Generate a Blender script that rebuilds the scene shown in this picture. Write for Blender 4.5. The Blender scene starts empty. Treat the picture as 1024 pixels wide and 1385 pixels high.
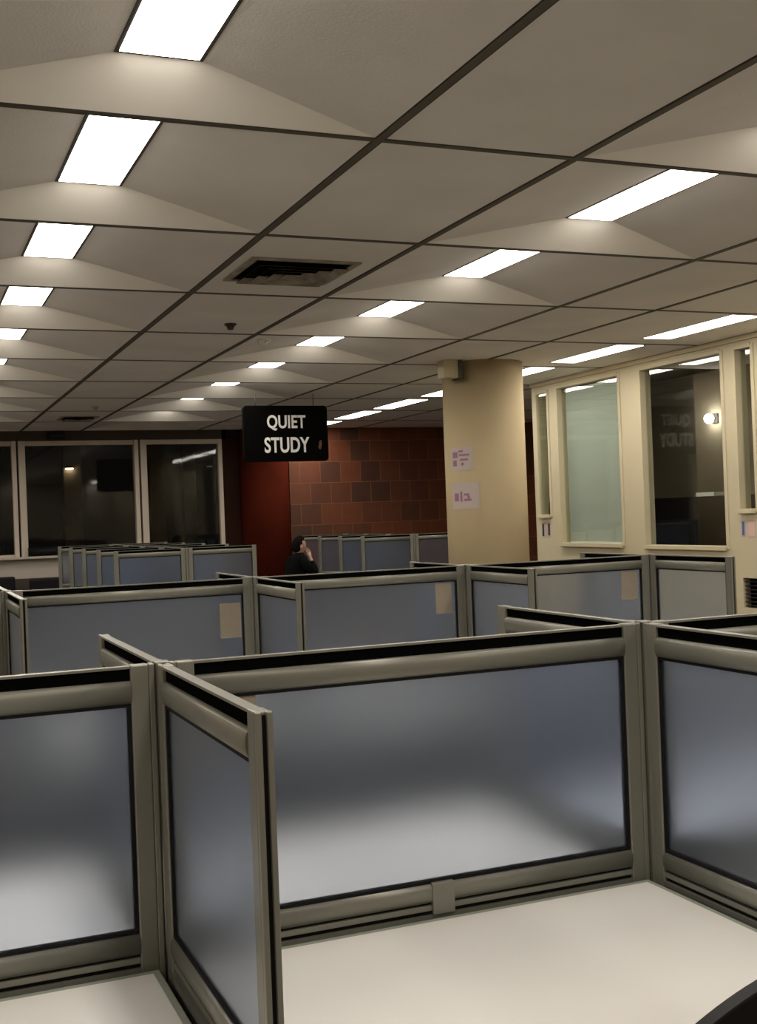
import bpy, bmesh, math, random
from mathutils import Vector, Matrix
random.seed(7)
S = bpy.context.scene
C = S.collection
PI = math.pi

# ------------------------------------------------------------------ materials
def nodes(name):
    m = bpy.data.materials.new(name); m.use_nodes = True
    nt = m.node_tree; nt.nodes.clear()
    out = nt.nodes.new('ShaderNodeOutputMaterial')
    return m, nt, out

def pbr(name, col, rough=.5, metal=0., spec=.5, var=0., scale=8., bump=0., bscale=60.):
    m, nt, out = nodes(name)
    b = nt.nodes.new('ShaderNodeBsdfPrincipled')
    b.inputs['Roughness'].default_value = rough
    b.inputs['Metallic'].default_value = metal
    b.inputs['Specular IOR Level'].default_value = spec
    b.inputs['Base Color'].default_value = (*col, 1)
    tc = nt.nodes.new('ShaderNodeTexCoord')
    if var:
        n = nt.nodes.new('ShaderNodeTexNoise'); n.inputs['Scale'].default_value = scale
        n.inputs['Detail'].default_value = 4
        r = nt.nodes.new('ShaderNodeValToRGB')
        r.color_ramp.elements[0].position = .3; r.color_ramp.elements[1].position = .7
        r.color_ramp.elements[0].color = (*[c*(1-var) for c in col], 1)
        r.color_ramp.elements[1].color = (*[min(1, c*(1+var)) for c in col], 1)
        nt.links.new(tc.outputs['Object'], n.inputs['Vector'])
        nt.links.new(n.outputs['Fac'], r.inputs['Fac'])
        nt.links.new(r.outputs['Color'], b.inputs['Base Color'])
    if bump:
        n2 = nt.nodes.new('ShaderNodeTexNoise'); n2.inputs['Scale'].default_value = bscale
        bp = nt.nodes.new('ShaderNodeBump'); bp.inputs['Strength'].default_value = bump
        bp.inputs['Distance'].default_value = .004
        nt.links.new(tc.outputs['Object'], n2.inputs['Vector'])
        nt.links.new(n2.outputs['Fac'], bp.inputs['Height'])
        nt.links.new(bp.outputs['Normal'], b.inputs['Normal'])
    nt.links.new(b.outputs[0], out.inputs[0])
    return m

def emit(name, col, st):
    m, nt, out = nodes(name)
    e = nt.nodes.new('ShaderNodeEmission')
    e.inputs[0].default_value = (*col, 1); e.inputs[1].default_value = st
    nt.links.new(e.outputs[0], out.inputs[0])
    return m

def window_glass(name, tint=(1, 1, 1), ior=1.85):
    m, nt, out = nodes(name)
    t = nt.nodes.new('ShaderNodeBsdfTransparent'); t.inputs[0].default_value = (*tint, 1)
    g = nt.nodes.new('ShaderNodeBsdfGlossy'); g.inputs['Roughness'].default_value = .03
    f = nt.nodes.new('ShaderNodeFresnel'); f.inputs[0].default_value = ior
    x = nt.nodes.new('ShaderNodeMixShader')
    gm = nt.nodes.new('ShaderNodeNewGeometry'); mm = nt.nodes.new('ShaderNodeMath'); mm.operation = 'SUBTRACT'; mm.inputs[0].default_value = 1
    m2 = nt.nodes.new('ShaderNodeMath'); m2.operation = 'MULTIPLY'
    nt.links.new(gm.outputs['Backfacing'], mm.inputs[1]); nt.links.new(f.outputs[0], m2.inputs[0]); nt.links.new(mm.outputs[0], m2.inputs[1])
    nt.links.new(m2.outputs[0], x.inputs[0]); nt.links.new(t.outputs[0], x.inputs[1]); nt.links.new(g.outputs[0], x.inputs[2])
    nt.links.new(x.outputs[0], out.inputs[0])
    return m

def frosted(name):
    m, nt, out = nodes(name)
    r = nt.nodes.new('ShaderNodeBsdfRefraction'); r.inputs['Color'].default_value = (.825, .86, .925, 1)
    r.inputs['Roughness'].default_value = .42; r.inputs['IOR'].default_value = 1.3
    d = nt.nodes.new('ShaderNodeBsdfTranslucent'); d.inputs[0].default_value = (.46, .54, .72, 1)
    df = nt.nodes.new('ShaderNodeBsdfDiffuse'); df.inputs[0].default_value = (.42, .47, .56, 1)
    g = nt.nodes.new('ShaderNodeBsdfGlossy'); g.inputs['Roughness'].default_value = .32
    f = nt.nodes.new('ShaderNodeFresnel'); f.inputs[0].default_value = 1.4
    a = nt.nodes.new('ShaderNodeMixShader'); a.inputs[0].default_value = .06
    b = nt.nodes.new('ShaderNodeMixShader'); b.inputs[0].default_value = .03
    c = nt.nodes.new('ShaderNodeMixShader')
    L = nt.links.new
    L(r.outputs[0], a.inputs[1]); L(d.outputs[0], a.inputs[2])
    L(a.outputs[0], b.inputs[1]); L(df.outputs[0], b.inputs[2])
    gm = nt.nodes.new('ShaderNodeNewGeometry'); mm = nt.nodes.new('ShaderNodeMath'); mm.operation = 'SUBTRACT'; mm.inputs[0].default_value = 1
    m2 = nt.nodes.new('ShaderNodeMath'); m2.operation = 'MULTIPLY'
    L(gm.outputs['Backfacing'], mm.inputs[1]); L(f.outputs[0], m2.inputs[0]); L(mm.outputs[0], m2.inputs[1])
    L(m2.outputs[0], c.inputs[0]); L(b.outputs[0], c.inputs[1]); L(g.outputs[0], c.inputs[2])
    L(c.outputs[0], out.inputs[0])
    return m

def blockwork(name):
    m, nt, out = nodes(name)
    L = nt.links.new
    tc = nt.nodes.new('ShaderNodeTexCoord'); mp = nt.nodes.new('ShaderNodeMapping')
    mp.inputs['Rotation'].default_value = (-PI/2, 0, 0)
    mp.inputs['Location'].default_value = (0.10, 0.03, 0)
    br = nt.nodes.new('ShaderNodeTexBrick'); br.offset = .5
    br.inputs['Scale'].default_value = 1.0
    br.inputs['Brick Width'].default_value = .40; br.inputs['Row Height'].default_value = .386
    br.inputs['Mortar Size'].default_value = .008; br.inputs['Mortar Smooth'].default_value = .3
    br.inputs['Bias'].default_value = -.15
    br.inputs['Color1'].default_value = (.165, .042, .012, 1)
    br.inputs['Color2'].default_value = (.052, .021, .009, 1)
    br.inputs['Mortar'].default_value = (.24, .078, .03, 1)
    n = nt.nodes.new('ShaderNodeTexNoise'); n.inputs['Scale'].default_value = 5
    mx = nt.nodes.new('ShaderNodeMixRGB'); mx.blend_type = 'MULTIPLY'; mx.inputs[0].default_value = .35
    b = nt.nodes.new('ShaderNodeBsdfPrincipled'); b.inputs['Roughness'].default_value = .6
    L(tc.outputs['Object'], mp.inputs[0]); L(mp.outputs[0], br.inputs[0]); L(tc.outputs['Object'], n.inputs['Vector'])
    L(br.outputs['Color'], mx.inputs[1]); L(n.outputs['Fac'], mx.inputs[2]); L(mx.outputs[0], b.inputs['Base Color'])
    L(b.outputs[0], out.inputs[0])
    return m

LIGHTC = (1.0, .94, .845)
LAMP = 18.3
M = dict(
    metal=pbr('champagne_metal', (.20, .193, .158), .36, .3, .5, .05, 3),
    slot=pbr('dark_slot', (.010, .009, .008), .8, 0, .05),
    black=pbr('black_channel', (.003, .003, .003), .9, 0, 0.),
    frost=frosted('frosted_acrylic'),
    gasket=pbr('gasket', (.010, .010, .011), .8, 0, .1),
    lower=pbr('lower_fabric', (.16, .155, .14), .9, 0, .2, .08, 60),
    desk=pbr('desk_laminate', (.73, .70, .645), .38, 0, .4, .02, 2),
    edge=pbr('desk_edge', (.27, .29, .235), .5),
    tile=pbr('ceiling_tile', (.82, .785, .735), .9, 0, .1, .05, 1.6, .25, 90),
    coffer=pbr('coffer_end', (.88, .83, .745), .34, 0, .5),
    grid=pbr('ceiling_grid', (.11, .098, .074), .6, 0, .2, .15, 3),
    void=pbr('ceiling_void', (.05, .04, .03), .9, 0, .1),
    lamp=emit('lamp_diffuser', LIGHTC, LAMP),
    lampframe=pbr('lamp_frame', (.05, .04, .03), .6),
    carpet=pbr('carpet', (.11, .10, .09), .95, 0, .1, .25, 30, .4, 300),
    cream=pbr('cream_paint', (.52, .455, .31), .6, 0, .2, .03, 1.5),
    column=pbr('column_paint', (.43, .34, .205), .8, 0, .15, .05, 1.2),
    wall=pbr('plain_wall', (.42, .36, .28), .8, 0, .2, .05, 1),
    darkhead=pbr('dark_header', (.06, .04, .03), .7),
    umber=pbr('dark_umber', (.028, .012, .008), .9, 0, .05),
    winframe=pbr('window_frame', (.62, .53, .43), .5, .0, .4, .04, 3),
    sill=pbr('sill_paint', (.50, .44, .37), .6),
    glass=window_glass('window_glass', (.93, .95, .93)),
    nightglass=window_glass('night_glass', (.75, .76, .74), 1.5),
    blind=pbr('blind', (.45, .485, .43), .8, 0, .2, .03, 2),
    terra=pbr('terracotta_pier', (.070, .010, .004), .9, 0, .05, .15, 2),
    block=blockwork('terracotta_blocks'),
    plastic=pbr('black_plastic', (.010, .009, .009), .5, 0, .15),
    trim=pbr('grey_plastic_edge', (.030, .028, .029), .6, 0, .2),
    chrome=pbr('chrome', (.5, .5, .5), .25, 1),
    sign=pbr('sign_face', (.0025, .0022, .002), .7, 0, .02),
    white=pbr('sign_white', (.80, .79, .76), .5),
    faded=pbr('faded_red', (.12, .04, .02), .6),
    paper=pbr('paper', (.43, .36, .32), .8),
    purple=pbr('purple_ink', (.27, .13, .21), .8),
    tan=pbr('tan_paper', (.28, .235, .18), .8, 0, .2, .06, 20),
    blue=pbr('blue_ink', (.05, .09, .28), .7),
    pink=pbr('pink_print', (.62, .40, .34), .7),
    vent=pbr('vent_metal', (.36, .32, .26), .7, .0, .2, .45, 5),
    soot_shade=pbr('soot_and_shade', (.012, .010, .008), .95, 0, .02),
    dark=pbr('dark_void', (.006, .005, .005), .9, 0, .05),
    skin=pbr('skin', (.42, .24, .17), .5),
    hair=pbr('hair', (.008, .006, .005), .9, 0, .05),
    cloth=pbr('black_jacket', (.006, .0065, .0065), .95, 0, .03, .2, 20),
    jeans=pbr('dark_trousers', (.016, .018, .024), .85),
    concrete=pbr('concrete', (.30, .25, .19), .9, 0, .1, .2, 3),
    red=pbr('red_plastic', (.25, .03, .03), .5),
)

# ------------------------------------------------------------------ mesh helpers
class MB:
    def __init__(s): s.bm = bmesh.new(); s.mats = []
    def mi(s, m):
        if m not in s.mats: s.mats.append(m)
        return s.mats.index(m)
    def face(s, pts, m, smooth=False):
        f = s.bm.faces.new([s.bm.verts.new(p) for p in pts]); f.material_index = s.mi(m); f.smooth = smooth
        return f
    def box(s, a, b, m, bev=0.):
        x0, y0, z0 = a; x1, y1, z1 = b
        v = [s.bm.verts.new(p) for p in ((x0,y0,z0),(x1,y0,z0),(x1,y1,z0),(x0,y1,z0),(x0,y0,z1),(x1,y0,z1),(x1,y1,z1),(x0,y1,z1))]
        fs = [s.bm.faces.new([v[i] for i in q]) for q in ((0,3,2,1),(4,5,6,7),(0,1,5,4),(1,2,6,5),(2,3,7,6),(3,0,4,7))]
        k = s.mi(m)
        for f in fs: f.material_index = k
        if bev:
            es = list({e for f in fs for e in f.edges})
            r = bmesh.ops.bevel(s.bm, geom=es, offset=bev, segments=2, profile=.5, affect='EDGES')
            for f in r['faces']: f.material_index = k
        return s
    def prism(s, prof, a, b, m, axis='x', smooth=False):
        # prof: closed polygon in the two axes other than `axis`, extruded a..b
        def P(t, p):
            return {'x': (t, p[0], p[1]), 'y': (p[0], t, p[1]), 'z': (p[0], p[1], t)}[axis]
        A = [s.bm.verts.new(P(a, p)) for p in prof]; B = [s.bm.verts.new(P(b, p)) for p in prof]
        k = s.mi(m); n = len(prof)
        for i in range(n):
            f = s.bm.faces.new((A[i], A[(i+1) % n], B[(i+1) % n], B[i])); f.material_index = k; f.smooth = smooth
        for q in (A[::-1], B):
            f = s.bm.faces.new(q); f.material_index = k
        return s
    def cyl(s, c, r, z0, z1, m, n=32, r2=None):
        r2 = r if r2 is None else r2
        A = [s.bm.verts.new((c[0]+r*math.cos(2*PI*i/n), c[1]+r*math.sin(2*PI*i/n), z0)) for i in range(n)]
        B = [s.bm.verts.new((c[0]+r2*math.cos(2*PI*i/n), c[1]+r2*math.sin(2*PI*i/n), z1)) for i in range(n)]
        k = s.mi(m)
        for i in range(n):
            f = s.bm.faces.new((A[i], A[(i+1) % n], B[(i+1) % n], B[i])); f.material_index = k; f.smooth = True
        for q in (A[::-1], B):
            f = s.bm.faces.new(q); f.material_index = k
        return s
    def tube(s, p, q, r, m, n=12):
        p = Vector(p); q = Vector(q); d = (q-p).normalized()
        u = d.orthogonal().normalized(); w = d.cross(u)
        A = [s.bm.verts.new(p+r*(math.cos(2*PI*i/n)*u+math.sin(2*PI*i/n)*w)) for i in range(n)]
        B = [s.bm.verts.new(q+r*(math.cos(2*PI*i/n)*u+math.sin(2*PI*i/n)*w)) for i in range(n)]
        k = s.mi(m)
        for i in range(n):
            f = s.bm.faces.new((A[i], A[(i+1) % n], B[(i+1) % n], B[i])); f.material_index = k; f.smooth = True
        for e in (A[::-1], B):
            f = s.bm.faces.new(e); f.material_index = k
        return s
    def mesh(s, name):
        bmesh.ops.recalc_face_normals(s.bm, faces=s.bm.faces)
        me = bpy.data.meshes.new(name); s.bm.to_mesh(me); s.bm.free()
        for m in s.mats: me.materials.append(m)
        return me
    def build(s, name, parent=None):
        return link(name, s.mesh(name), parent)

def link(name, me, parent=None):
    o = bpy.data.objects.new(name, me); C.objects.link(o)
    if parent: o.parent = parent
    return o

def tag(o, label=None, cat=None, group=None, kind=None):
    if label: o['label'] = label
    if cat: o['category'] = cat
    if group: o['group'] = group
    if kind: o['kind'] = kind
    return o

def thing(name, label, cat, loc=(0, 0, 0), rz=0., group=None):
    o = bpy.data.objects.new(name, None); C.objects.link(o)
    o.empty_display_size = .1
    o.location = loc; o.rotation_euler = (0, 0, rz)
    return tag(o, label, cat, group, 'thing')

def struct(o): o['kind'] = 'structure'; return o

def copy_tree(src, loc, rz, label, group=None):
    def rec(o, par):
        c = o.copy(); C.objects.link(c)
        if par: c.parent = par
        for ch in o.children: rec(ch, c)
        return c
    c = rec(src, None)
    c.location = loc; c.rotation_euler = (0, 0, rz); c['label'] = label
    if group: c['group'] = group
    return c

# ------------------------------------------------------------------ survey of the room (metres, eye at 0,0,E)
E = 1.65
CZ = E + 1.65               # ceiling
LX = [-3.087, -1.034, -.028, 2.027, 3.036, 5.092, 6.041, 8.095]   # ceiling grid lines
Y0, DY = 4.740, 1.768       # first cross line in view, pitch
YF = Y0 + 9*DY              # far (window) wall
YB = Y0 - 5*DY              # wall behind the viewer
XW = 7.85                   # glazed partition on the right
YW = 13.53                  # where that partition ends
XR = 11.2
PT = E - .292               # top of the carrel partitions

# ------------------------------------------------------------------ floor, shell
mb = MB(); mb.box((LX[0]-.1, YB-.1, -.1), (XR+.1, YF+.1, 0), M['carpet'])
struct(mb.build('floor'))

# ceiling : flat tiles, coffers, T bars
mb = MB()
g = .028
xcols = list(zip(LX[:-1], LX[1:])) + [(8.095, XR)]
bays = {(-3.087, -1.034): 1, (-.028, 2.027): 1, (3.036, 5.092): 1, (6.041, 8.095): 2}
LW, LI, LH = .172, .29, .142      # half lamp width, end inset, recess
lampspots = []
for (x0, x1) in xcols:
    kind = bays.get((x0, x1), 0)
    for j in range(-5, 9):
        y0 = Y0 + j*DY; y1 = y0 + DY
        a, b, c, d = x0+g, x1-g, y0+g, y1-g
        if x0 >= 8 and y0 < YW-2: continue
        cx = (x0+x1)/2
        if kind == 1:
            p, q, r, s_ = cx-LW, cx+LW, y0+LI, y1-LI
            z = CZ+LH
            lo = [(a,c,CZ),(b,c,CZ),(b,d,CZ),(a,d,CZ)]; hi = [(p,r,z),(q,r,z),(q,s_,z),(p,s_,z)]
            for i in range(4):
                mb.face([lo[i], lo[(i+1)%4], hi[(i+1)%4], hi[i]], M['coffer' if i in (0, 2) else 'tile'])
            lampspots.append((x0, j, cx, (r+s_)/2, z, s_-r))
        elif kind == 2:
            p, q, r, s_ = cx-LW, cx+LW, y0+.06, y0+1.42
            z = CZ
            for f in ([(a,c,z),(p,c,z),(p,d,z),(a,d,z)], [(q,c,z),(b,c,z),(b,d,z),(q,d,z)],
                      [(p,c,z),(q,c,z),(q,r,z),(p,r,z)], [(p,s_,z),(q,s_,z),(q,d,z),(p,d,z)]):
                mb.face(f, M['tile'])
            lampspots.append((x0, j, cx, (r+s_)/2, z, s_-r))
        else:
            mb.face([(a,c,CZ),(b,c,CZ),(b,d,CZ),(a,d,CZ)], M['tile'])
mb.box((LX[0]-.1, YB-.1, CZ+.20), (XR+.1, YF+.1, CZ+.3), M['void'])
struct(mb.build('ceiling'))
mb = MB()
for x in LX[1:]:
    mb.box((x-.019, YB, CZ-.004), (x+.019, YF, CZ+.03), M['grid'])
for j in range(-4, 9):
    y = Y0 + j*DY
    for i, (x0, x1) in enumerate(xcols):
        if x0 >= 8 and y < YW-2: continue
        mb.box((x0+.019, y-.018, CZ-.003), (x1-.019, y+.018, CZ+.03), M['grid'])
struct(mb.build('trim_1'))

# side, back walls out of the frame that close the room
mb = MB(); mb.box((LX[0]-.1, YB, 0), (LX[0], YF, CZ+.2), M['wall']); struct(mb.build('wall_left'))
mb = MB(); mb.box((LX[0]-.1, YB-.1, 0), (XR+.1, YB, CZ+.2), M['wall']); struct(mb.build('wall_back'))

# ------------------------------------------------------------------ lamps
def make_lamp(ln, flush):
    r = thing('ceiling_light', '', 'ceiling light')
    w = LW
    m = MB()
    t = .018
    for a, b in (((-w, -ln/2, -.002), (-w+t, ln/2, .03)), ((w-t, -ln/2, -.002), (w, ln/2, .03)),
                 ((-w+t, -ln/2, -.002), (w-t, -ln/2+t, .03)), ((-w+t, ln/2-t, -.002), (w-t, ln/2, .03))):
        m.box(a, b, M['lampframe'])
    m.box((-w, -ln/2, .03), (w, ln/2, .05), M['lampframe'])
    m.build('lamp_frame', r)
    m = MB(); m.box((-w+t, -ln/2+t, -.0035), (w-t, ln/2-t, .012), M['lamp']); m.build('diffuser', r)
    return r
ORD = ['nearest', 'second', 'third', 'fourth', 'fifth', 'sixth', 'seventh', 'eighth', 'ninth', 'tenth', 'eleventh']
protos = {}
cnt = {}
for (x0, j, cx, cy, z, ln) in lampspots:
    jm = j + 1                       # the far cross line of the cell
    key = round(x0, 3)
    vis = {-.028: -1 <= j <= 4, 3.036: -1 <= j <= 7, 6.041: 2 <= j <= 8}.get(key, False)
    if vis:
        k = cnt.get(key, 0); cnt[key] = k+1
        flush = key == 6.041
        side = {-.028: 'left-hand row of coffers', 3.036: 'middle row of coffers beyond the air vent', 6.041: 'flush row beside the cream glazed wall'}[key]
        if key == 3.036: side = 'coffer row between the air vent and the column'
        lab = 'glowing rectangular ceiling light, %s in the %s' % (ORD[k], side)
        if flush not in protos:
            r = protos[flush] = make_lamp(ln, flush)
            r.location = (cx, cy, z); r['label'] = lab; r['group'] = side
        else:
            copy_tree(protos[flush], (cx, cy, z), 0, lab, side)
    elif key in (-.028, 3.036, -3.087, 6.041) and j <= 7:
        d = bpy.data.lights.new('lamp_out_of_frame', 'AREA'); d.shape = 'RECTANGLE'
        d.size = .31; d.size_y = ln-.03; d.color = LIGHTC
        d.energy = LAMP*PI*.31*(ln-.03)
        o = bpy.data.objects.new('lamp_out_of_frame', d); C.objects.link(o); o.location = (cx, cy, z-.02)

# ------------------------------------------------------------------ far wall : windows to the night, pier, block wall
mb = MB()
W = M['winframe']
mb.box((LX[0], YF, 0), (5.6, YF+.2, .80), M['darkhead'])
mb.box((LX[0], YF, .80), (5.6, YF+.2, 1.17), M['sill'])
mb.box((LX[0], YF, 3.13), (5.6, YF+.2, CZ+.2), M['darkhead'])
mb.box((5.52, YF+.0, 0), (6.8, YF+.2, CZ+.2), M['umber'])
struct(mb.build('wall_far'))
mull = [(-2.16, .1), (-.09, .1), (1.97, .1), (4.03, .1)]
wn = 0
edges = [(-2.06, -.19), (.01, 1.86), (2.08, 3.92), (4.14, 5.44)]
for i, (a, b) in enumerate(edges):
    wn += 1
    fr = MB()
    fr.box((a-.11, YF-.07, 1.17), (a, YF+.10, 3.13), W, .006)
    if i == len(edges)-1: fr.box((b, YF-.03, 1.17), (b+.075, YF+.10, 3.13), W, .006)
    else: fr.box((b, YF-.07, 1.17), (b+.075, YF+.10, 3.13), W, .006)
    fr.box((a, YF-.02, 3.05), (b, YF+.10, 3.13), W); fr.box((a, YF-.02, 1.17), (b, YF+.10, 1.21), W)
    f = struct(fr.build('window_%d' % wn))
    p = MB(); p.box((a, YF+.05, 1.21), (b, YF+.058, 3.05), M['nightglass']); p.build('glass_pane', f)
mb = MB(); mb.box((LX[0], YF-.16, 1.13), (5.5, YF, 1.17), M['sill'], .006); struct(mb.build('trim_2'))

# terracotta pier, rounded towards the room
prof = [(5.84, YF)] + [(6.30-.46*math.cos(t*PI/24), YF-.05-.34*math.sin(t*PI/24)) for t in range(25)] + [(6.76, YF)]
mb = MB(); mb.prism(prof, 0, CZ+.1, M['terra'], 'z', True); struct(mb.build('wall_pier'))
mb = MB(); mb.box((6.70, YF-.25, 0), (XR+.1, YF, CZ+.2), M['block']); struct(mb.build('wall_block'))
mb = MB(); mb.box((XR, YW, 0), (XR+.1, YF, CZ+.2), M['block']); struct(mb.build('wall_right_recess'))

# what lies outside: dim concrete pillars across the dark courtyard, one with a lamp
mb = MB(); mb.box((-6, YF+.2, -.1), (12, 32, -.001), M['concrete']); struct(mb.build('ground'))
def pillar(label, x, y, w):
    r = thing('concrete_pillar', label, 'pillar', (x, y, 0), 0, 'pillars outside the far windows')
    m = MB(); m.box((-w/2, -w/2, 0), (w/2, w/2, 4.2), M['concrete'], .02); m.build('shaft', r)
    m = MB(); m.box((-w/2-.06, -w/2-.06, 0), (w/2+.06, w/2+.06, .12), M['concrete'], .01); m.build('plinth', r)
pillar('dim lamp-lit pillar outside the widest far window', 3.62, 26.3, .40)
pillar('very dim pillar outside the far window beside the brown pier, left one', 5.55, 26.6, .34)
pillar('very dim pillar outside the far window beside the brown pier, right one', 6.28, 26.6, .30)
ol = thing('outdoor_lamp', 'small lit lamp on the pillar outside the widest far window', 'lamp', (3.55, 26.095, 2.92))
m = MB(); m.box((-.09, -.10, 0), (.09, .0, .05), M['trim'], .005); m.build('hood', ol)
m = MB(); m.box((-.075, -.09, -.025), (.075, -.01, 0), emit('outdoor_bulb', (1, .8, .55), 14)); m.build('bulb', ol)
# ------------------------------------------------------------------ glazed partition on the right
WT = .14
K = M['cream']
panes = [(13.14, 13.42, 1.56, 3.16), (11.53, 12.90, 1.195, 3.18), (9.69, 11.10, 1.185, 3.18), (9.23, 9.48, 1.56, 3.18)]
ends = [(YW, 13.42), (13.14, 12.90), (11.53, 11.10), (9.69, 9.48), (9.23, 9.12)]
mb = MB()
for (a, b) in ends: mb.box((XW, b, 0), (XW+WT, a, CZ+.1), K)
for (a, b, z0, z1) in panes:
    if z0 > 1.5 and a < 10:
        mb.box((XW, a, .88), (XW+WT, b, z0), K); mb.box((XW, a, 0), (XW+WT, b, .58), K)
    else:
        mb.box((XW, a, 0), (XW+WT, b, z0), K)
    mb.box((XW, a, z1), (XW+WT, b, CZ+.1), K)
struct(mb.build('wall_right'))
for i, (a, b, z0, z1) in enumerate(panes):
    wn += 1
    fr = MB(); t = .028
    x0, x1 = XW-.012, XW+.085
    fr.box((x0, a-.035, z0-.02), (x1, a+t*.4, z1+.02), K, .004); fr.box((x0, b-t*.4, z0-.02), (x1, b+.035, z1+.02), K, .004)
    fr.box((x0, a+t*.4, z1-.012), (x1, b-t*.4, z1+.035), K, .004); fr.box((x0-.03, a+t*.4, z0-.035), (x1, b-t*.4, z0+.012), K, .004)
    f = struct(fr.build('window_%d' % wn))
    gx = XW+(.015 if i == 0 else .06)
    p = MB(); p.box((gx, a+t*.4, z0+.012), (gx+.008, b-t*.4, z1-.012), M['glass']); p.build('glass_pane', f)
# door beyond the frame edge, then plain cream wall back to the rear
mb = MB(); mb.box((XW+.02, 8.12, 0), (XW+.10, 9.10, 2.25), M['wall'], .004)
dr = struct(mb.build('door_1'))
m = MB(); m.tube((XW+.02, 8.97, 1.0), (XW-.05, 8.97, 1.0), .012, M['chrome']); m.tube((XW-.05, 8.97, 1.0), (XW-.05, 8.84, 1.0), .010, M['chrome']); m.build('door_handle', dr)
mb = MB(); mb.box((XW, YB, 0), (XW+WT, 8.10, CZ+.1), K); mb.box((XW, 8.10, 2.27), (XW+WT, 9.12, CZ+.1), K); struct(mb.build('wall_right_rear'))
mb = MB(); mb.box((XW-.03, YB, CZ-.055), (XW, YW, CZ-.002), K, .006); struct(mb.build('trim_3'))
# the unlit office behind the glass
mb = MB()
OX = 9.55
mb.box((OX, 6.9, 0), (OX+.1, YW, CZ+.2), M['wall']); mb.box((XW+WT, YW-.02, 0), (XR+.1, YW+.08, CZ+.2), M['cream'])
mb.box((XW+WT, 6.9, 0), (OX, 7.0, CZ+.1), M['wall'])
mb.box((XW+WT, 7.0, CZ), (OX, YW-.02, CZ+.02), M['tile'])
struct(mb.build('wall_office'))
# lowered roller blind behind the second pane
b = thing('roller_blind', 'pale grey-green roller blind lowered behind the window pane nearest the column', 'blind', (XW+.11, 12.215, 3.14))
m = MB(); m.tube((0, -.66, 0), (0, .66, 0), .02, M['white']); m.build('roller_tube', b)
m = MB()
zs = [-i*.08 for i in range(25)]
for i in range(24):
    o = .0015*math.sin(i*1.3); o2 = .0015*math.sin((i+1)*1.3)
    m.face([(o, -.655, zs[i]), (o, .655, zs[i]), (o2, .655, zs[i+1]), (o2, -.655, zs[i+1])], M['blind'], True)
m.build('blind_cloth', b)
m = MB(); m.box((-.008, -.655, -1.95), (.008, .655, -1.92), M['white'], .003); m.build('bottom_bar', b)

b = thing('roller_blind', 'narrow pale blind behind the narrow pane beside the column', 'blind', (XW+.19, 13.24, 3.20))
m = MB(); m.tube((0, -.22, 0), (0, .22, 0), .02, M['white']); m.build('roller_tube', b)
m = MB(); m.box((-.002, -.22, -1.9), (.002, .22, 0), M['blind']); m.build('blind_cloth', b)

def cabinet(loc, w, d, h):
    c = thing('office_cabinet', 'low black cabinet behind the dark window pane right of the column', 'cabinet', loc)
    m = MB(); m.box((0, -w/2, 0), (d, w/2, h), M['plastic'], .006); m.build('body', c)
    for s in (-1, 1):
        m = MB(); m.box((-.018, min(0, s*(w/2-.01))+.004, .08), (-.001, max(0, s*(w/2-.01))-.004, h-.03), M['plastic'], .003); dd = m.build('door', c)
        m = MB(); m.tube((-.03, s*.04, h*.5), (-.03, s*.04, h*.62), .006, M['trim']); m.build('handle', dd)
    return c
cabinet((8.45, 10.9, 0), 2.9, .45, 1.72)
m = MB(); m.box((8.50, 10.70, 1.72), (8.74, 11.02, 1.765), M['white'], .003); tag(m.build('document_tray'), 'flat white tray on top of the black office cabinet', 'tray', None, 'thing')
m = MB(); m.box((8.39, 10.2, 1.26), (8.43, 10.3, 1.33), M['red'], .004)
m.box((8.385, 10.22, 1.28), (8.39, 10.28, 1.31), M['faded']); tag(m.build('sticker_block'), 'small dark red badge on the black office cabinet', 'badge', None, 'thing')
# wall lamp inside that office
L = thing('wall_lamp', 'small bright white lamp glowing inside the dark office pane', 'lamp', (9.50, 11.92, 2.695), -PI/2)
m = MB(); m.box((-.05, .03, -.06), (.05, .05, .06), M['trim'], .004); m.build('wall_plate', L)
m = MB(); m.tube((0, .03, 0), (0, -.03, 0), .015, M['chrome']); m.build('stem', L)
lm = emit('small_lamp', (1, .95, .82), 34)
m = MB(); bmesh.ops.create_uvsphere(m.bm, u_segments=20, v_segments=12, radius=.06, matrix=Matrix.Translation((0, -.06, 0))); m.mats.append(lm); m.build('bulb', L)

# objects in / on that wall
v = thing('wall_grille', 'dark louvred grille low in the cream wall under the posted cards', 'grille', (XW+.02, 9.355, .58))
m = MB(); m.box((.07, -.125, 0), (.08, .125, .30), M['dark']); m.build('backing', v)
for i in range(7):
    m = MB(); m.box((0, -.125, .02+i*.04), (.05, .125, .026+i*.04), M['trim']); m.build('louvre', v)

def poster(name, label, loc, rz, w, h, ink, marks, paper='paper', cat='notice'):
    r = thing(name, label, cat, loc, rz)
    m = MB(); m.box((-w/2, -.002, 0), (w/2, 0, h), M[paper]); m.build('sheet', r)
    if marks:
        for (a, b, c, d) in marks:
            m = MB(); m.box((a*w-w/2, -.0035, b*h), (c*w-w/2, -.002, d*h), M[ink]); m.build('printed_mark', r)
    return r
mk = [(.12, .15, .34, .85)]
poster('notice_card', 'narrow white card with a blue stripe on the cream wall under the rightmost pane', (XW, 9.445, 1.29), -PI/2, .07, .17, 'blue', [(.3, .1, .75, .9)])  # posted cards, flat against the wall
poster('notice_card', 'pink-tinted card on the cream wall beside the blue striped card', (XW, 9.32, 1.28), -PI/2, .12, .18, 'pink', [(.1, .1, .9, .9)])
poster('switch_plate', 'pale switch plate with two dark bars under the narrow pane beside the column', (XW, 13.28, 1.27), -PI/2, .22, .20, 'trim', [(.05, .1, .25, .9), (.72, .15, .92, .9)], 'paper', 'switch plate')
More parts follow.
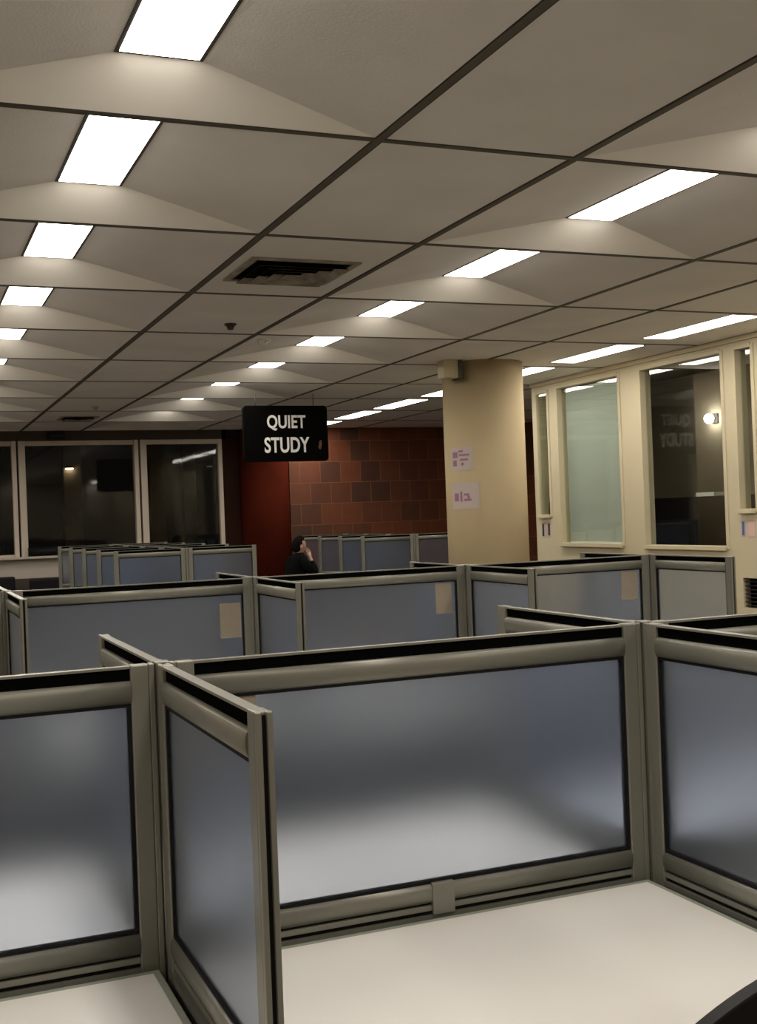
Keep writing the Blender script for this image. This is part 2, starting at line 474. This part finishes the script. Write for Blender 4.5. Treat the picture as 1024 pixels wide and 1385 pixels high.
# dark jug on the ledge of the narrow pane
j = thing('spray_bottle', 'dark bottle standing on the ledge behind the narrow pane by the column', 'bottle', (XW+.10, 13.29, 1.572))
m = MB(); m.cyl((0, 0), .038, 0, .15, M['plastic'], 20); m.cyl((0, 0), .038, .15, .20, M['plastic'], 20, .014); m.build('bottle_body', j)
m = MB(); m.cyl((0, 0), .016, .20, .25, M['plastic'], 14); m.box((-.012, -.06, .24), (.012, .02, .265), M['plastic'], .004); m.build('nozzle', j)

# ------------------------------------------------------------------ round column
CC = (6.171, 11.722); CR = .455
mb = MB(); mb.cyl(CC, CR, 0, CZ, M['column'], 96); o = mb.build('column'); struct(o)
sb = thing('junction_box', 'cream junction box with a dark side at the top of the column', 'box', (5.665, 11.45, 3.105))
m = MB(); m.box((-.13, -.06, 0), (.06, .10, .195), M['cream'], .008); m.build('housing', sb)
m = MB(); m.box((.045, -.085, -.012), (.085, .10, .195), M['lampframe'], .004); m.build('side_plate', sb)
def curved_sheet(name, label, ang, w, z0, z1, marks):
    r = thing(name, label, 'poster', (CC[0], CC[1], z0))
    def arc(m, a0, a1, za, zb, rad, mat, n=10):
        for i in range(n):
            t0 = a0+(a1-a0)*i/n; t1 = a0+(a1-a0)*(i+1)/n
            m.face([(rad*math.cos(t0), rad*math.sin(t0), za), (rad*math.cos(t1), rad*math.sin(t1), za), (rad*math.cos(t1), rad*math.sin(t1), zb), (rad*math.cos(t0), rad*math.sin(t0), zb)], mat, True)
    h = z1-z0; da = w/CR
    m = MB(); arc(m, ang-da/2, ang+da/2, 0, h, CR+.003, M['paper']); m.build('sheet', r)
    for (a, b, c, d) in marks:
        m = MB(); arc(m, ang-da/2+a*da, ang-da/2+c*da, b*h, d*h, CR+.005, M['purple'], 4); m.build('printed_mark', r)
A0 = math.radians(207)
curved_sheet('poster', 'white poster with purple printing high on the left of the column', A0, .30, 2.10, 2.36, [(.1,.55,.35,.8),(.1,.2,.3,.45),(.42,.62,.85,.7),(.45,.42,.8,.5),(.4,.78,.6,.86),(.5,.22,.62,.34)])
curved_sheet('poster', 'white sheet with purple figure posted below the purple poster on the column', A0+.05, .36, 1.68, 1.97, [(.12,.3,.3,.6),(.36,.28,.44,.66),(.5,.3,.75,.38),(.5,.5,.68,.58),(.62,.36,.7,.5)])

# ------------------------------------------------------------------ hanging sign
SG = thing('hanging_sign', 'black rectangular sign with white letters hanging in front of the block wall', 'sign', (4.805, 14.69, 2.40))
def rrect(w, h, r, n=6):
    p = []
    for cx, cz, a in ((w/2-r, h-r, 0), (-w/2+r, h-r, 1), (-w/2+r, r, 2), (w/2-r, r, 3)):
        for i in range(n+1):
            t = (a+i/n)*PI/2; p.append((cx+r*math.cos(t), cz+r*math.sin(t)))
    return p
m = MB(); m.prism(rrect(1.16, .735, .05), 0, .07, M['sign'], 'y'); m.build('sign_board', SG)
for x in (-.4, .4):
    m = MB(); m.tube((x, .035, .73), (x, .035, CZ-2.40), .005, M['lampframe']); m.build('hanger_rod', SG)
def lettering(txt, x, z, h, w, name):
    cu = bpy.data.curves.new('letters', 'FONT'); cu.body = txt; cu.size = 1; cu.align_x = 'CENTER'; cu.offset = .022; cu.extrude = .01
    cu.space_character = 1.04
    t = bpy.data.objects.new('letters', cu); C.objects.link(t)
    dg = bpy.context.evaluated_depsgraph_get()
    me = bpy.data.meshes.new_from_object(t.evaluated_get(dg))
    bpy.data.objects.remove(t)
    xs = [q.co.x for q in me.vertices]; ys = [q.co.y for q in me.vertices]
    sx = w/(max(xs)-min(xs)); sy = h/(max(ys)-min(ys)); mx = (max(xs)+min(xs))/2; my = min(ys)
    for q in me.vertices:
        X, Y, Z = q.co
        q.co = ((X-mx)*sx+x, -.003-Z*.3, (Y-my)*sy+z)
    me.materials.clear(); me.materials.append(M['white'])
    o = link(name, me, SG); o['label'] = 'white block letters reading ' + txt
lettering('QUIET', .005, .405, .205, .53, 'lettering')
lettering('STUDY', .005, .115, .205, .62, 'lettering')
m = MB(); m.prism([(.44, .17), (.47, .15), (.49, .22), (.485, .28), (.455, .26)], -.003, -.001, M['faded'], 'y'); m.build('faded_mark', SG)

# ------------------------------------------------------------------ ceiling fittings
def vent(label, cx, cy, w, d, n):
    v = thing('air_vent', label, 'air vent', (cx, cy, CZ), 0, 'ceiling air vents')
    m = MB(); t = .045
    for a, b in (((-w/2, -d/2, -.012), (-w/2+t, d/2, -.001)), ((w/2-t, -d/2, -.012), (w/2, d/2, -.001)), ((-w/2+t, -d/2, -.012), (w/2-t, -d/2+t, -.001)), ((-w/2+t, d/2-t, -.012), (w/2-t, d/2, -.001))):
        m.box(a, b, M['vent'])
    m.build('rim', v)
    m = MB(); m.box((-w/2+t, -d/2+t, -.0025), (w/2-t, d/2-t, -.001), M['dark']); m.build('duct_opening', v)
    for i in range(n):
        k0 = 1-(i+.30)/n; k1 = 1-(i+.78)/n
        a0, b0, a1, b1 = (w/2-t)*k0, (d/2-t)*k0, (w/2-t)*k1, (d/2-t)*k1
        lo = [(-a0,-b0,-.040),(a0,-b0,-.040),(a0,b0,-.040),(-a0,b0,-.040)]; hi = [(-a1,-b1,-.006),(a1,-b1,-.006),(a1,b1,-.006),(-a1,b1,-.006)]
        m = MB()
        for q in range(4):
            m.face([lo[q], lo[(q+1)%4], hi[(q+1)%4], hi[q]], M['vent'])
            m.face([(x, y, z+.002) for x, y, z in (hi[q], hi[(q+1)%4], lo[(q+1)%4], lo[q])], M['soot_shade'])  # upper blade faces: shade painted into the colour along with soot
        m.build('louvre_ring', v)
vent('large dusty louvred air vent, the nearer one in the flat ceiling strip', 2.50, 7.42, .74, .72, 4)
vent('small dark air vent in the flat ceiling strip near the far windows', 2.63, 18.2, .55, .62, 3)
def detector(name, label, cat, x, y, mat, r=.055):
    d = thing(name, label, cat, (x, y, CZ))
    m = MB(); m.cyl((0, 0), r, -.012, 0, M[mat], 24); m.build('base', d)
    m = MB(); m.cyl((0, 0), r*.45, -.05, -.012, M[mat], 20, r*.75); m.build('sensor_head', d)
detector('ceiling_detector', 'small dark ceiling detector in the tile beyond the large air vent', 'detector', 2.66, 9.53, 'lampframe', .05)
detector('smoke_detector', 'small white smoke detector on the coffer edge beyond the dark detector', 'detector', 3.20, 10.35, 'white', .06)
detector('ceiling_sprinkler', 'small sprinkler head just before the far air vent', 'sprinkler', 2.62, 16.45, 'vent', .05)
sp = thing('wall_speaker', 'small black box mounted above the far window under the ceiling', 'speaker', (2.60, YF-.10, 3.17))
m = MB(); m.box((-.14, -.05, -.02), (.14, .10, .09), M['plastic'], .008); m.build('housing', sp)
m = MB(); m.box((-.12, -.056, 0), (.12, -.05, .07), M['trim'], .002); m.build('speaker_grille', sp)

# ------------------------------------------------------------------ carrel partitions
cache = {}
def panel_parts(Ln):
    if Ln in cache: return cache[Ln]
    P = []
    PW, TH = .05, .0135
    x0, x1 = PW, Ln-PW
    m = MB()   # lip + rounded rail, both faces
    m.box((x0, -.011, PT-.005), (x1, .011, PT), M['metal'])
    half = [(.007, PT-.030), (.011, PT-.031), (.015, PT-.036), (.0175, PT-.045), (.0175, PT-.058), (.0155, PT-.068), (.011, PT-.076), (.006, PT-.078)]
    m.prism([(y, z) for y, z in half] + [(-y, z) for y, z in half[::-1]], x0, x1, M['metal'], 'x', True)
    P.append(('top_rail', m.mesh('top_rail'), None))
    m = MB(); m.box((x0, -.005, PT-.030), (x1, .005, PT-.005), M['black']); P.append(('channel_strip', m.mesh('channel_strip'), 'black recessed strip under the top lip'))
    for s in (0, 1):
        m = MB()
        a, b = (0, PW) if s == 0 else (Ln-PW, Ln)
        o = a if s == 0 else b; d = 1 if s == 0 else -1
        lo, hi = sorted((o+d*.012, o+d*PW))
        m.box((lo, -TH, .012), (hi, TH, PT+.002), M['metal'], .003)
        lo, hi = sorted((o, o+d*.012))
        m.box((lo, -TH, .012), (hi, -.004, PT+.002), M['metal'], .002); m.box((lo, .004, .012), (hi, TH, PT+.002), M['metal'], .002)
        sl = MB(); lo, hi = sorted((o+d*.008, o+d*.0119)); sl.box((lo, -.0038, .013), (hi, .0038, PT-.004), M['slot'])
        P.append(('side_post', m.mesh('side_post'), None, ('slot_strip', sl.mesh('slot_strip'))))
        m = MB(); c = (lo+hi)/2+d*.015; m.cyl((c, 0), .0125, 0, .012, M['plastic'], 16); P.append(('glide_foot', m.mesh('glide_foot'), None))
    gz0, gz1 = .808, PT-.078
    m = MB()
    for a, b in (((x0, -.009, gz0), (x0+.008, .009, gz1)), ((x1-.008, -.009, gz0), (x1, .009, gz1)), ((x0+.008, -.009, gz1-.006), (x1-.008, .009, gz1)), ((x0+.008, -.009, gz0), (x1-.008, .009, gz0+.007))):
        m.box(a, b, M['gasket'])
    P.append(('gasket', m.mesh('gasket'), None))
    m = MB(); m.box((x0+.008, -.003, gz0+.007), (x1-.008, .003, gz1-.006), M['frost']); P.append(('frosted_pane', m.mesh('frosted_pane'), None))
    half = [(.006, .808), (.012, .806), (.016, .798), (.0175, .786), (.016, .774), (.012, .766), (.006, .764)]
    m = MB(); m.prism([(y, z) for y, z in half] + [(-y, z) for y, z in half[::-1]], x0, x1, M['metal'], 'x', True); P.append(('bottom_rail', m.mesh('bottom_rail'), None))
    m = MB(); m.box((x0, -.005, .738), (x1, .005, .764), M['slot']); m.box((x0, -.012, .748), (x1, .012, .760), M['metal']); m.box((x0, -.0135, .728), (x1, .0135, .738), M['metal']); P.append(('wire_channel', m.mesh('wire_channel'), 'dark slot below the bottom rail'))
    if Ln > 1:
        m = MB(); c = Ln*.5+.02
        for s in (-1, 1):
            lo, hi = sorted((s*.0205, s*.005)); m.box((c-.028, lo, .738), (c+.028, hi, .811), M['metal'], .003)
        P.append(('rail_clip', m.mesh('rail_clip'), None))
    m = MB(); m.box((x0, -.0125, .05), (x1, .0125, .728), M['lower'], .004); P.append(('lower_panel', m.mesh('lower_panel'), None))
    cache[Ln] = P
    return P

def panel(label, x, y, rz, Ln, group):
    r = thing('partition_panel', label, 'partition panel', (x, y, 0), rz, group)
    for e in panel_parts(Ln):
        o = link(e[0], e[1], r)
        if e[2]: o['label'] = e[2]
        if len(e) > 3: link(e[3][0], e[3][1], o)
    return r
HP = .017
cm = {}
def connector(label, x, y, group):
    r = thing('connector_post', label, 'connector post', (x, y, 0), 0, group)
    if not cm:
        m = MB(); m.box((-.0105, -.0105, .01), (.0105, .0105, PT), M['metal'], .003); cm['shaft'] = m.mesh('post_shaft')
        m = MB(); m.box((-.0155, -.0155, PT), (.0155, .0155, PT+.005), M['metal'], .002); cm['cap'] = m.mesh('post_cap')
        m = MB(); m.cyl((0, 0), .0105, 0, .01, M['plastic'], 16); cm['foot'] = m.mesh('glide_foot')
    link('post_shaft', cm['shaft'], r); link('post_cap', cm['cap'], r); link('glide_foot', cm['foot'], r)
    return r
SP = 1.202; WL = .722
G1, G2, G3, G4 = 'partitions of the nearest carrel row', 'partitions of the second carrel row', 'partitions of the carrel block by the far windows', 'partitions of the carrel block by the block wall'
XA, YA = .504, 2.4375
# nearest row
panel('frosted grey-framed panel at the bottom left, left of the near crossing post', XA-SP+HP, YA, 0, SP-2*HP, G1)
panel('wide frosted grey-framed panel directly behind the white desk', XA+HP, YA, 0, SP-2*HP, G1)
panel('frosted panel continuing the nearest row behind the right-hand wing panel', XA+SP+HP, YA, 0, SP-2*HP, G1)
connector('slim connector post where four panels cross left of the white desk', XA, YA, G1)
connector('slim connector post in the corner behind the right end of the white desk', XA+SP, YA, G1)
panel('narrow frosted wing panel jutting towards the viewer at the left end of the white desk', XA, YA-HP, -PI/2, WL, G1)
panel('frosted wing panel jutting towards the viewer at the right end of the white desk', XA+SP, YA-HP, -PI/2, WL, G1)
panel('wing panel running away behind the post left of the white desk, only its top showing', XA, YA+HP, PI/2, WL, G1)
panel('wing panel running away behind the corner post right of the white desk', XA+SP, YA+HP, PI/2, WL, G1)
# second row
XB, YR = .479, 5.743
nm = ['far left', 'left', 'middle', 'right']
connector('connector post of the second row at the left edge of the picture', XB, YR, G2)
connector('connector post of the second row below the far windows\' right end', XB+SP, YR, G2)
connector('connector post of the second row just below the round column', XB+2*SP, YR, G2)
connector('connector post of the second row below the dark office pane', XB+3*SP, YR, G2)
panel('sliver of frosted panel at the picture\'s left edge, second row', XB-SP+HP, YR, 0, SP-2*HP, G2)
panel('second-row frosted panel with a tan note, in front of the carrel block by the windows', XB+HP, YR, 0, SP-2*HP, G2)
panel('second-row frosted panel with a tan note, in front of the seated person', XB+SP+HP, YR, 0, SP-2*HP, G2)
panel('second-row frosted panel with a tan note, below the pale blind pane', XB+2*SP+HP, YR, 0, SP-2*HP, G2)
for k, t in enumerate(['left end of the second row, at the picture edge', 'second row, in front of the seated person', 'second row, just below the round column', 'last in the second row, by the cream wall']):
    panel('frosted wing panel jutting forward, ' + t, XB+k*SP, YR-HP, -PI/2, WL, G2)
for k, t in enumerate(['picture\'s left edge', 'left of the seated person', 'below the hanging brick wall panels', 'below the blind pane']):
    t = ['at the picture\'s left edge', 'just left of the seated person', 'left of the round column', 'below the frosted blind pane'][k]
    panel('second-row wing running backward, only its top edge showing, ' + t, XB+k*SP, YR+HP, PI/2, WL, G2)
# block by the far windows : spine along y, wings along x
BX, BY, BW, BP = 3.045, 13.10, .80, 1.2
for k in range(5):
    o5 = ['nearest the viewer', 'second back', 'third back', 'fourth back', 'at its far end'][k]
    connector('post on the spine of the carrel block by the far windows, %s' % o5, BX, BY+k*BP, G3)
    panel('left frosted wing of the carrel block by the far windows, %s' % o5, BX-HP, BY+k*BP, PI, BW, G3)
    panel('right frosted wing of the carrel block by the far windows, %s' % o5, BX+HP, BY+k*BP, 0, BW, G3)
    if k < 4: panel('spine panel of the carrel block by the far windows, %s' % ['nearest', 'second back', 'third back', 'farthest'][k], BX, BY+k*BP+HP, PI/2, BP-2*HP, G3)
# block by the terracotta wall
DX, DYY, DW, DP = 6.86, 15.30, .80, .90
for k in range(4):
    o4 = ['nearest the viewer', 'second back', 'third back, behind the seated person', 'farthest, partly hidden by the person'][k]
    connector('post on the spine of the carrel block by the terracotta wall, %s' % ['nearest', 'second back', 'third back', 'farthest'][k], DX, DYY+k*DP, G4)
    panel('frosted wing in the carrels by the terracotta wall, %s' % o4, DX-HP, DYY+k*DP, PI, DW, G4)
    if k == 0: panel('frosted wing beside the column\'s left edge, in the carrel block by the terracotta wall', DX+HP, DYY, 0, DW, G4)
    if k < 3: panel('spine panel of the carrel block by the terracotta wall, %s' % ['nearest', 'second back', 'farthest'][k], DX, DYY+k*DP+HP, PI/2, DP-2*HP, G4)

# ------------------------------------------------------------------ desks
def make_desk(label, x, y, rz, w=1.135, d=.765, group='carrel desks'):
    r = thing('carrel_desk', label, 'desk', (x, y, 0), rz, group)
    # local: back edge at y=0, runs to -d ; centred in x
    m = MB(); m.box((-w/2, -d, .708), (w/2, 0, .735), M['edge'], .002); m.box((-w/2+.016, -d+.016, .735), (w/2-.016, -.020, .7362), M['desk']); m.build('worktop', r)
    for s in (-1, 1):
        m = MB(); a, b = sorted((s*(w/2-.03), s*(w/2-.06))); m.box((a, -d+.08, .0), (b, -.03, .708), M['lower'], .004); m.build('support_panel', r)
    m = MB(); m.box((-w/2+.06, -.06, .50), (w/2-.06, -.04, .708), M['lower']); m.build('modesty_panel', r)
    return r
d0 = make_desk('white topped carrel desk filling the bottom right of the picture', XA+SP/2, YA-.028, 0)
copy_tree(d0, (XA-SP/2, YA-.028, 0), 0, 'corner of a white carrel desk at the bottom left, under the left frosted panel')
for k, t in enumerate(['blurred white desk seen through the bottom left frosted panel', 'blurred white desk seen through the wide frosted panel behind the front desk', 'blurred white desk behind the frosted right-hand wing panel']):
    copy_tree(d0, (XA+(k-.5)*SP, YA+.028, 0), PI, t)
for k in range(3):
    copy_tree(d0, (XB+(k+.5)*SP, YR-.028, 0), 0, 'white desk of the second row, blurred behind the nearest panels, %s of three' % ['left', 'middle', 'right'][k])

# ------------------------------------------------------------------ chairs
def make_chair(label, x, y, rz):
    r = thing('study_chair', label, 'chair', (x, y, 0), rz, 'black study chairs')
    # local: sitter faces +y
    m = MB(); n = 10
    top = []; bot = []
    def pt(u, v): return (.23*u*(1-.08*v), .21*v, .455+.02*u*u-.012*(1-v*v)-.02*max(0, v)**2)
    for i in range(n):
        for j in range(n):
            u0, u1 = -1+2*i/n, -1+2*(i+1)/n; v0, v1 = -1+2*j/n, -1+2*(j+1)/n
            q = [pt(u0,v0), pt(u1,v0), pt(u1,v1), pt(u0,v1)]
            m.face(q, M['plastic'], True); m.face([(a, b, c-.022) for a, b, c in q][::-1], M['plastic'], True)
    for i in range(n):
        for (p0, p1) in ((pt(-1+2*i/n, -1), pt(-1+2*(i+1)/n, -1)), (pt(-1+2*i/n, 1), pt(-1+2*(i+1)/n, 1)), (pt(-1, -1+2*i/n), pt(-1, -1+2*(i+1)/n)), (pt(1, -1+2*i/n), pt(1, -1+2*(i+1)/n))):
            m.face([p0, p1, (p1[0], p1[1], p1[2]-.022), (p0[0], p0[1], p0[2]-.022)], M['plastic'])
    bmesh.ops.remove_doubles(m.bm, verts=m.bm.verts, dist=1e-4)
    m.build('seat', r)
    # curved back with an arched top
    def bk(u, v, o=0.):
        hh = .58+v*(.328-.08*abs(u)**2.2)
        return (.225*u*(1-.10*v), -.215-.075*v+.055*u*u+o, hh)
    m = MB(); n = 26
    for i in range(n):
        for j in range(n):
            u0, u1 = -1+2*i/n, -1+2*(i+1)/n; v0, v1 = j/n, (j+1)/n
            for o in (0, -.024):
                q = [bk(u0,v0,o), bk(u1,v0,o), bk(u1,v1,o), bk(u0,v1,o)]; m.face(q if o else q[::-1], M['plastic'], True)
    for i in range(n):
        u0, u1 = -1+2*i/n, -1+2*(i+1)/n
        m.face([bk(u0,0), bk(u1,0), bk(u1,0,-.024), bk(u0,0,-.024)], M['plastic'])
        v0, v1 = i/n, (i+1)/n
        for u in (-1, 1): m.face([bk(u,v0), bk(u,v1), bk(u,v1,-.024), bk(u,v0,-.024)], M['trim'])
        m.face([bk(u0,1), bk(u1,1), bk(u1,1,-.024), bk(u0,1,-.024)], M['trim'])
    bmesh.ops.remove_doubles(m.bm, verts=m.bm.verts, dist=1e-4)
    m.build('backrest', r)
    for s in (-1, 1):
        m = MB(); m.tube((s*.19, -.19, .45), (s*.19, -.235, .64), .011, M['trim']); m.build('back_support', r)
        for t in (-1, 1):
            m = MB(); m.tube((s*.185, t*.165, .445), (s*.225, t*.225, .0), .011, M['chrome']); m.build('leg', r)
    return r
ch = make_chair('black chair with arched back at the bottom right corner, before the white desk', 1.315, 1.79, .12)
copy_tree(ch, (XA-SP*.5+.1, 3.62, 0), PI, 'dark chair blurred behind the bottom left frosted panel')
copy_tree(ch, (XA+SP*.38, 3.62, 0), PI+.2, 'dark chair blurred behind the wide frosted panel over the white desk')
copy_tree(ch, (XA+SP*1.6, 3.62, 0), PI-.2, 'dark chair blurred behind the right-hand frosted wing panel')

# tan notes stuck on panes
def note(label, x, y, z, w, h):
    r = thing('tan_note', label, 'note', (x, y, z), 0, 'tan notes on the panes')
    m = MB(); m.box((-w/2, -.0015, -h), (w/2, 0, 0), M['tan']); m.build('sheet', r)
    return r
note('tan note on the second-row pane in front of the far windows', 1.545, YR-.0032, 1.235, .108, .175)
note('tan note on the second-row pane left of the round column\'s foot', 2.735, YR-.0032, 1.268, .095, .165)
note('tan note on the second-row pane below the blind window', 3.932, YR-.0032, 1.268, .108, .165)
note('tan note on the wide front pane, mostly hidden behind the wing panel', (.655), YA-.0032, 1.2785, .097, .15)

# ------------------------------------------------------------------ black armchairs and bag by the windows
def armchair(label, x, y, rz, h):
    r = thing('armchair', label, 'armchair', (x, y, 0), rz, 'black armchairs')
    m = MB(); m.box((-.30, -.32, .24), (.30, .30, .42), M['plastic'], .03); m.build('seat', r)
    m = MB(); m.box((-.36, .26, .10), (.36, .40, h), M['plastic'], .03); m.build('backrest', r)
    for s in (-1, 1):
        m = MB(); a, b = sorted((s*.30, s*.40)); m.box((a, -.34, .10), (b, .38, .60), M['plastic'], .025); m.build('armrest', r)
        for t in (-.30, .34):
            m = MB(); m.box((s*.36-.02, t-.02, 0), (s*.36+.02, t+.02, .10), M['trim']); m.build('leg', r)
    return r
armchair('black armchair at the picture\'s left edge under the far window', 1.45, 19.9, 0, .86)
armchair('lower black armchair under the far window beside the carrel block', 2.40, 19.9, 0, .80)
r = thing('duffel_bag', 'black bag lying on the far windowsill left of the carrel block', 'bag', (2.42, YF-.08, 1.17))
m = MB()
prof = [(.075*math.cos(t*2*PI/16), .075+.075*math.sin(t*2*PI/16)) for t in range(16)]
m.prism(prof, -.35, .35, M['plastic'], 'x', True); m.build('bag_body', r)
# ------------------------------------------------------------------ seated reader
def skin(name, chains, mat, parent, sub=2):
    vs = []; es = []; rs = []; ix = {}
    for ch_ in chains:
        prev = None
        for (p, r_) in ch_:
            k = tuple(round(c, 4) for c in p)
            if k not in ix: ix[k] = len(vs); vs.append(p); rs.append(r_)
            if prev is not None: es.append((prev, ix[k]))
            prev = ix[k]
    me = bpy.data.meshes.new(name); me.from_pydata(vs, es, [])
    o = bpy.data.objects.new(name, me); C.objects.link(o)
    md = o.modifiers.new('skin', 'SKIN'); md.use_smooth_shade = True
    if not me.skin_vertices: bpy.context.view_layer.objects.active = o
    for i, sv in enumerate(me.skin_vertices[0].data):
        rr = rs[i]; sv.radius = rr if isinstance(rr, tuple) else (rr, rr); sv.use_root = (i == 0)
    o.modifiers.new('sub', 'SUBSURF').levels = sub
    dg = bpy.context.evaluated_depsgraph_get()
    m2 = bpy.data.meshes.new_from_object(o.evaluated_get(dg))
    bpy.data.objects.remove(o)
    for p in m2.polygons: p.use_smooth = True
    m2.materials.clear(); m2.materials.append(mat)
    return link(name, m2, parent)
PX, PY = 5.50, 16.62; PZ = 0.
per = thing('person', 'person in a dark jacket seated sideways with one hand raised to the face', 'person', (PX, PY, PZ))
# local: faces +x, -y is the side towards the viewer
pel = ((-.04, 0, .56), .125)
ches = ((.03, 0, .92), (.12, .155))
neck = ((.07, 0, 1.10), .05)
def arm(s, hand):
    sh = ((.04, s*.17, 1.03), .055)
    el = ((.24, s*.22, .80), .042) if hand else ((.20, s*.24, .80), .042)
    wr = ((.215, s*.085, 1.045), .027) if hand else ((.42, s*.12, .775), .027)
    pa = ((.195, s*.055, 1.105), .032) if hand else ((.49, s*.08, .770), .032)
    ch_ = [[ches, sh, el, wr, pa]]
    for i in range(4):
        f = (i-1.5)*.018
        ln = (.072, .082, .078, .06)[i]
        if hand: q = [((pa[0][0]-.004, pa[0][1]-s*.01, pa[0][2]+.0), .03)]
        if hand:
            a = ((.195+f, s*.045, 1.145), .010); b = ((.18+f, s*.04, 1.145+ln*.5), .009); c = ((.165+f, s*.045, 1.145+ln*.8), .008)
        else:
            a = ((.53, s*.08+f, .770), .010); b = ((.53+ln*.5, s*.075+f, .768), .009); c = ((.53+ln*.85, s*.075+f, .752), .008)
        ch_.append([pa, a, b, c])
    th = [pa, ((.225, s*.06, 1.12), .011), ((.225, s*.05, 1.155), .009)] if hand else [pa, ((.49, s*.04, .775), .011), ((.525, s*.03, .765), .009)]
    ch_.append(th)
    return ch_
def leg(s):
    return [[pel, ((0, s*.10, .53), .085), ((.40, s*.12, .54), .06), ((.38, s*.12, .12), .042), ((.37, s*.12, .05), .04), ((.50, s*.125, .03), .032)]]
head = [((.085, 0, 1.15), .055), ((.10, 0, 1.20), (.078, .085)), ((.09, 0, 1.27), (.085, .098)), ((.085, 0, 1.325), .06)]
chains = [[pel, ((-.02, 0, .72), (.115, .135)), ches, neck] + head] + arm(-1, True) + arm(1, False) + leg(-1) + leg(1)
skin('body', chains, M['skin'], per)
# face
m = MB()
m.prism([(.165, 1.235), (.20, 1.195), (.165, 1.185)], -.013, .013, M['skin'], 'y'); m.build('nose', per)
for s in (-1, 1):
    m = MB(); bmesh.ops.create_uvsphere(m.bm, u_segments=10, v_segments=8, radius=.011, matrix=Matrix.Translation((.163, s*.032, 1.238)))
    m.mats.append(M['hair']); m.build('eye', per)
m = MB(); m.box((.158, -.025, 1.155), (.172, .025, 1.163), M['faded'], .003); m.build('mouth', per)
for s in (-1, 1):
    m = MB(); bmesh.ops.create_uvsphere(m.bm, u_segments=10, v_segments=8, radius=1, matrix=Matrix.Translation((.075, s*.092, 1.22)) @ Matrix.Diagonal((.02, .012, .033, 1)))
    m.mats.append(M['skin']); m.build('ear', per)
skin('hair', [[((.02, 0, 1.13), (.06, .075)), ((.025, 0, 1.22), (.085, .095)), ((.06, 0, 1.295), (.10, .105)), ((.11, 0, 1.325), (.06, .085)), ((.15, 0, 1.31), (.03, .06))]], M['hair'], per)
def arm_j(s, hand):
    return [a for a in [[(ches[0], (.15, .19)), ((.035, s*.17, 1.03), .10), (((.24, s*.22, .80) if hand else (.20, s*.24, .80)), .075), (((.222, s*.10, 1.01) if hand else (.40, s*.13, .777)), .046)]]]
skin('jacket', [[((-.04, 0, .50), (.15, .17)), ((-.02, 0, .72), (.145, .165)), (ches[0], (.165, .21)), ((.05, 0, 1.04), (.13, .17)), ((.06, 0, 1.10), .085), ((.05, 0, 1.14), .085)]] + arm_j(-1, True) + arm_j(1, False), M['cloth'], per)
skin('trousers', [[((-.04, 0, .545), .135), ((0, s*.10, .53), .098), ((.40, s*.12, .54), .074), ((.38, s*.12, .12), .06)] for s in (-1, 1)], M['jeans'], per)
for s in (-1, 1):
    skin('shoe', [[((.35, s*.12, .05), .048), ((.42, s*.12, .045), .042), ((.52, s*.125, .04), .036)]], M['plastic'], per)
cc = copy_tree(ch, (PX-.05, PY, 0), -PI/2, 'black chair under the seated person by the terracotta wall')
cc.scale = (1, 1, .87)

# ------------------------------------------------------------------ world, camera
w = bpy.data.worlds.new('night'); S.world = w; w.use_nodes = True
w.node_tree.nodes['Background'].inputs[0].default_value = (.004, .0035, .003, 1)
w.node_tree.nodes['Background'].inputs[1].default_value = 1
yaw, pitch, roll, F = math.radians(22.46255), math.radians(.14424), math.radians(-2.18020), 1583.7
f = Vector((math.sin(yaw)*math.cos(pitch), math.cos(yaw)*math.cos(pitch), math.sin(pitch)))
r = Vector((math.cos(yaw), -math.sin(yaw), 0)); u = r.cross(f)
r2 = math.cos(roll)*r+math.sin(roll)*u; u2 = -math.sin(roll)*r+math.cos(roll)*u
cd = bpy.data.cameras.new('camera'); cam = bpy.data.objects.new('camera', cd); C.objects.link(cam)
mt = Matrix((( r2.x, u2.x, -f.x, 0), (r2.y, u2.y, -f.y, 0), (r2.z, u2.z, -f.z, E), (0, 0, 0, 1)))
cam.matrix_world = mt
cd.sensor_fit = 'VERTICAL'; cd.sensor_height = 36; cd.lens = F/1385*36; cd.clip_start = .05
S.camera = cam
S.view_settings.view_transform = 'Standard'; S.view_settings.look = 'None'
S.view_settings.exposure = 0; S.view_settings.gamma = 1; S.view_settings.use_curve_mapping = False
S.cycles.use_denoising = True
S.cycles.max_bounces = 14; S.cycles.diffuse_bounces = 6; S.cycles.glossy_bounces = 5; S.cycles.transmission_bounces = 10; S.cycles.transparent_max_bounces = 16
S.cycles.sample_clamp_indirect = 6
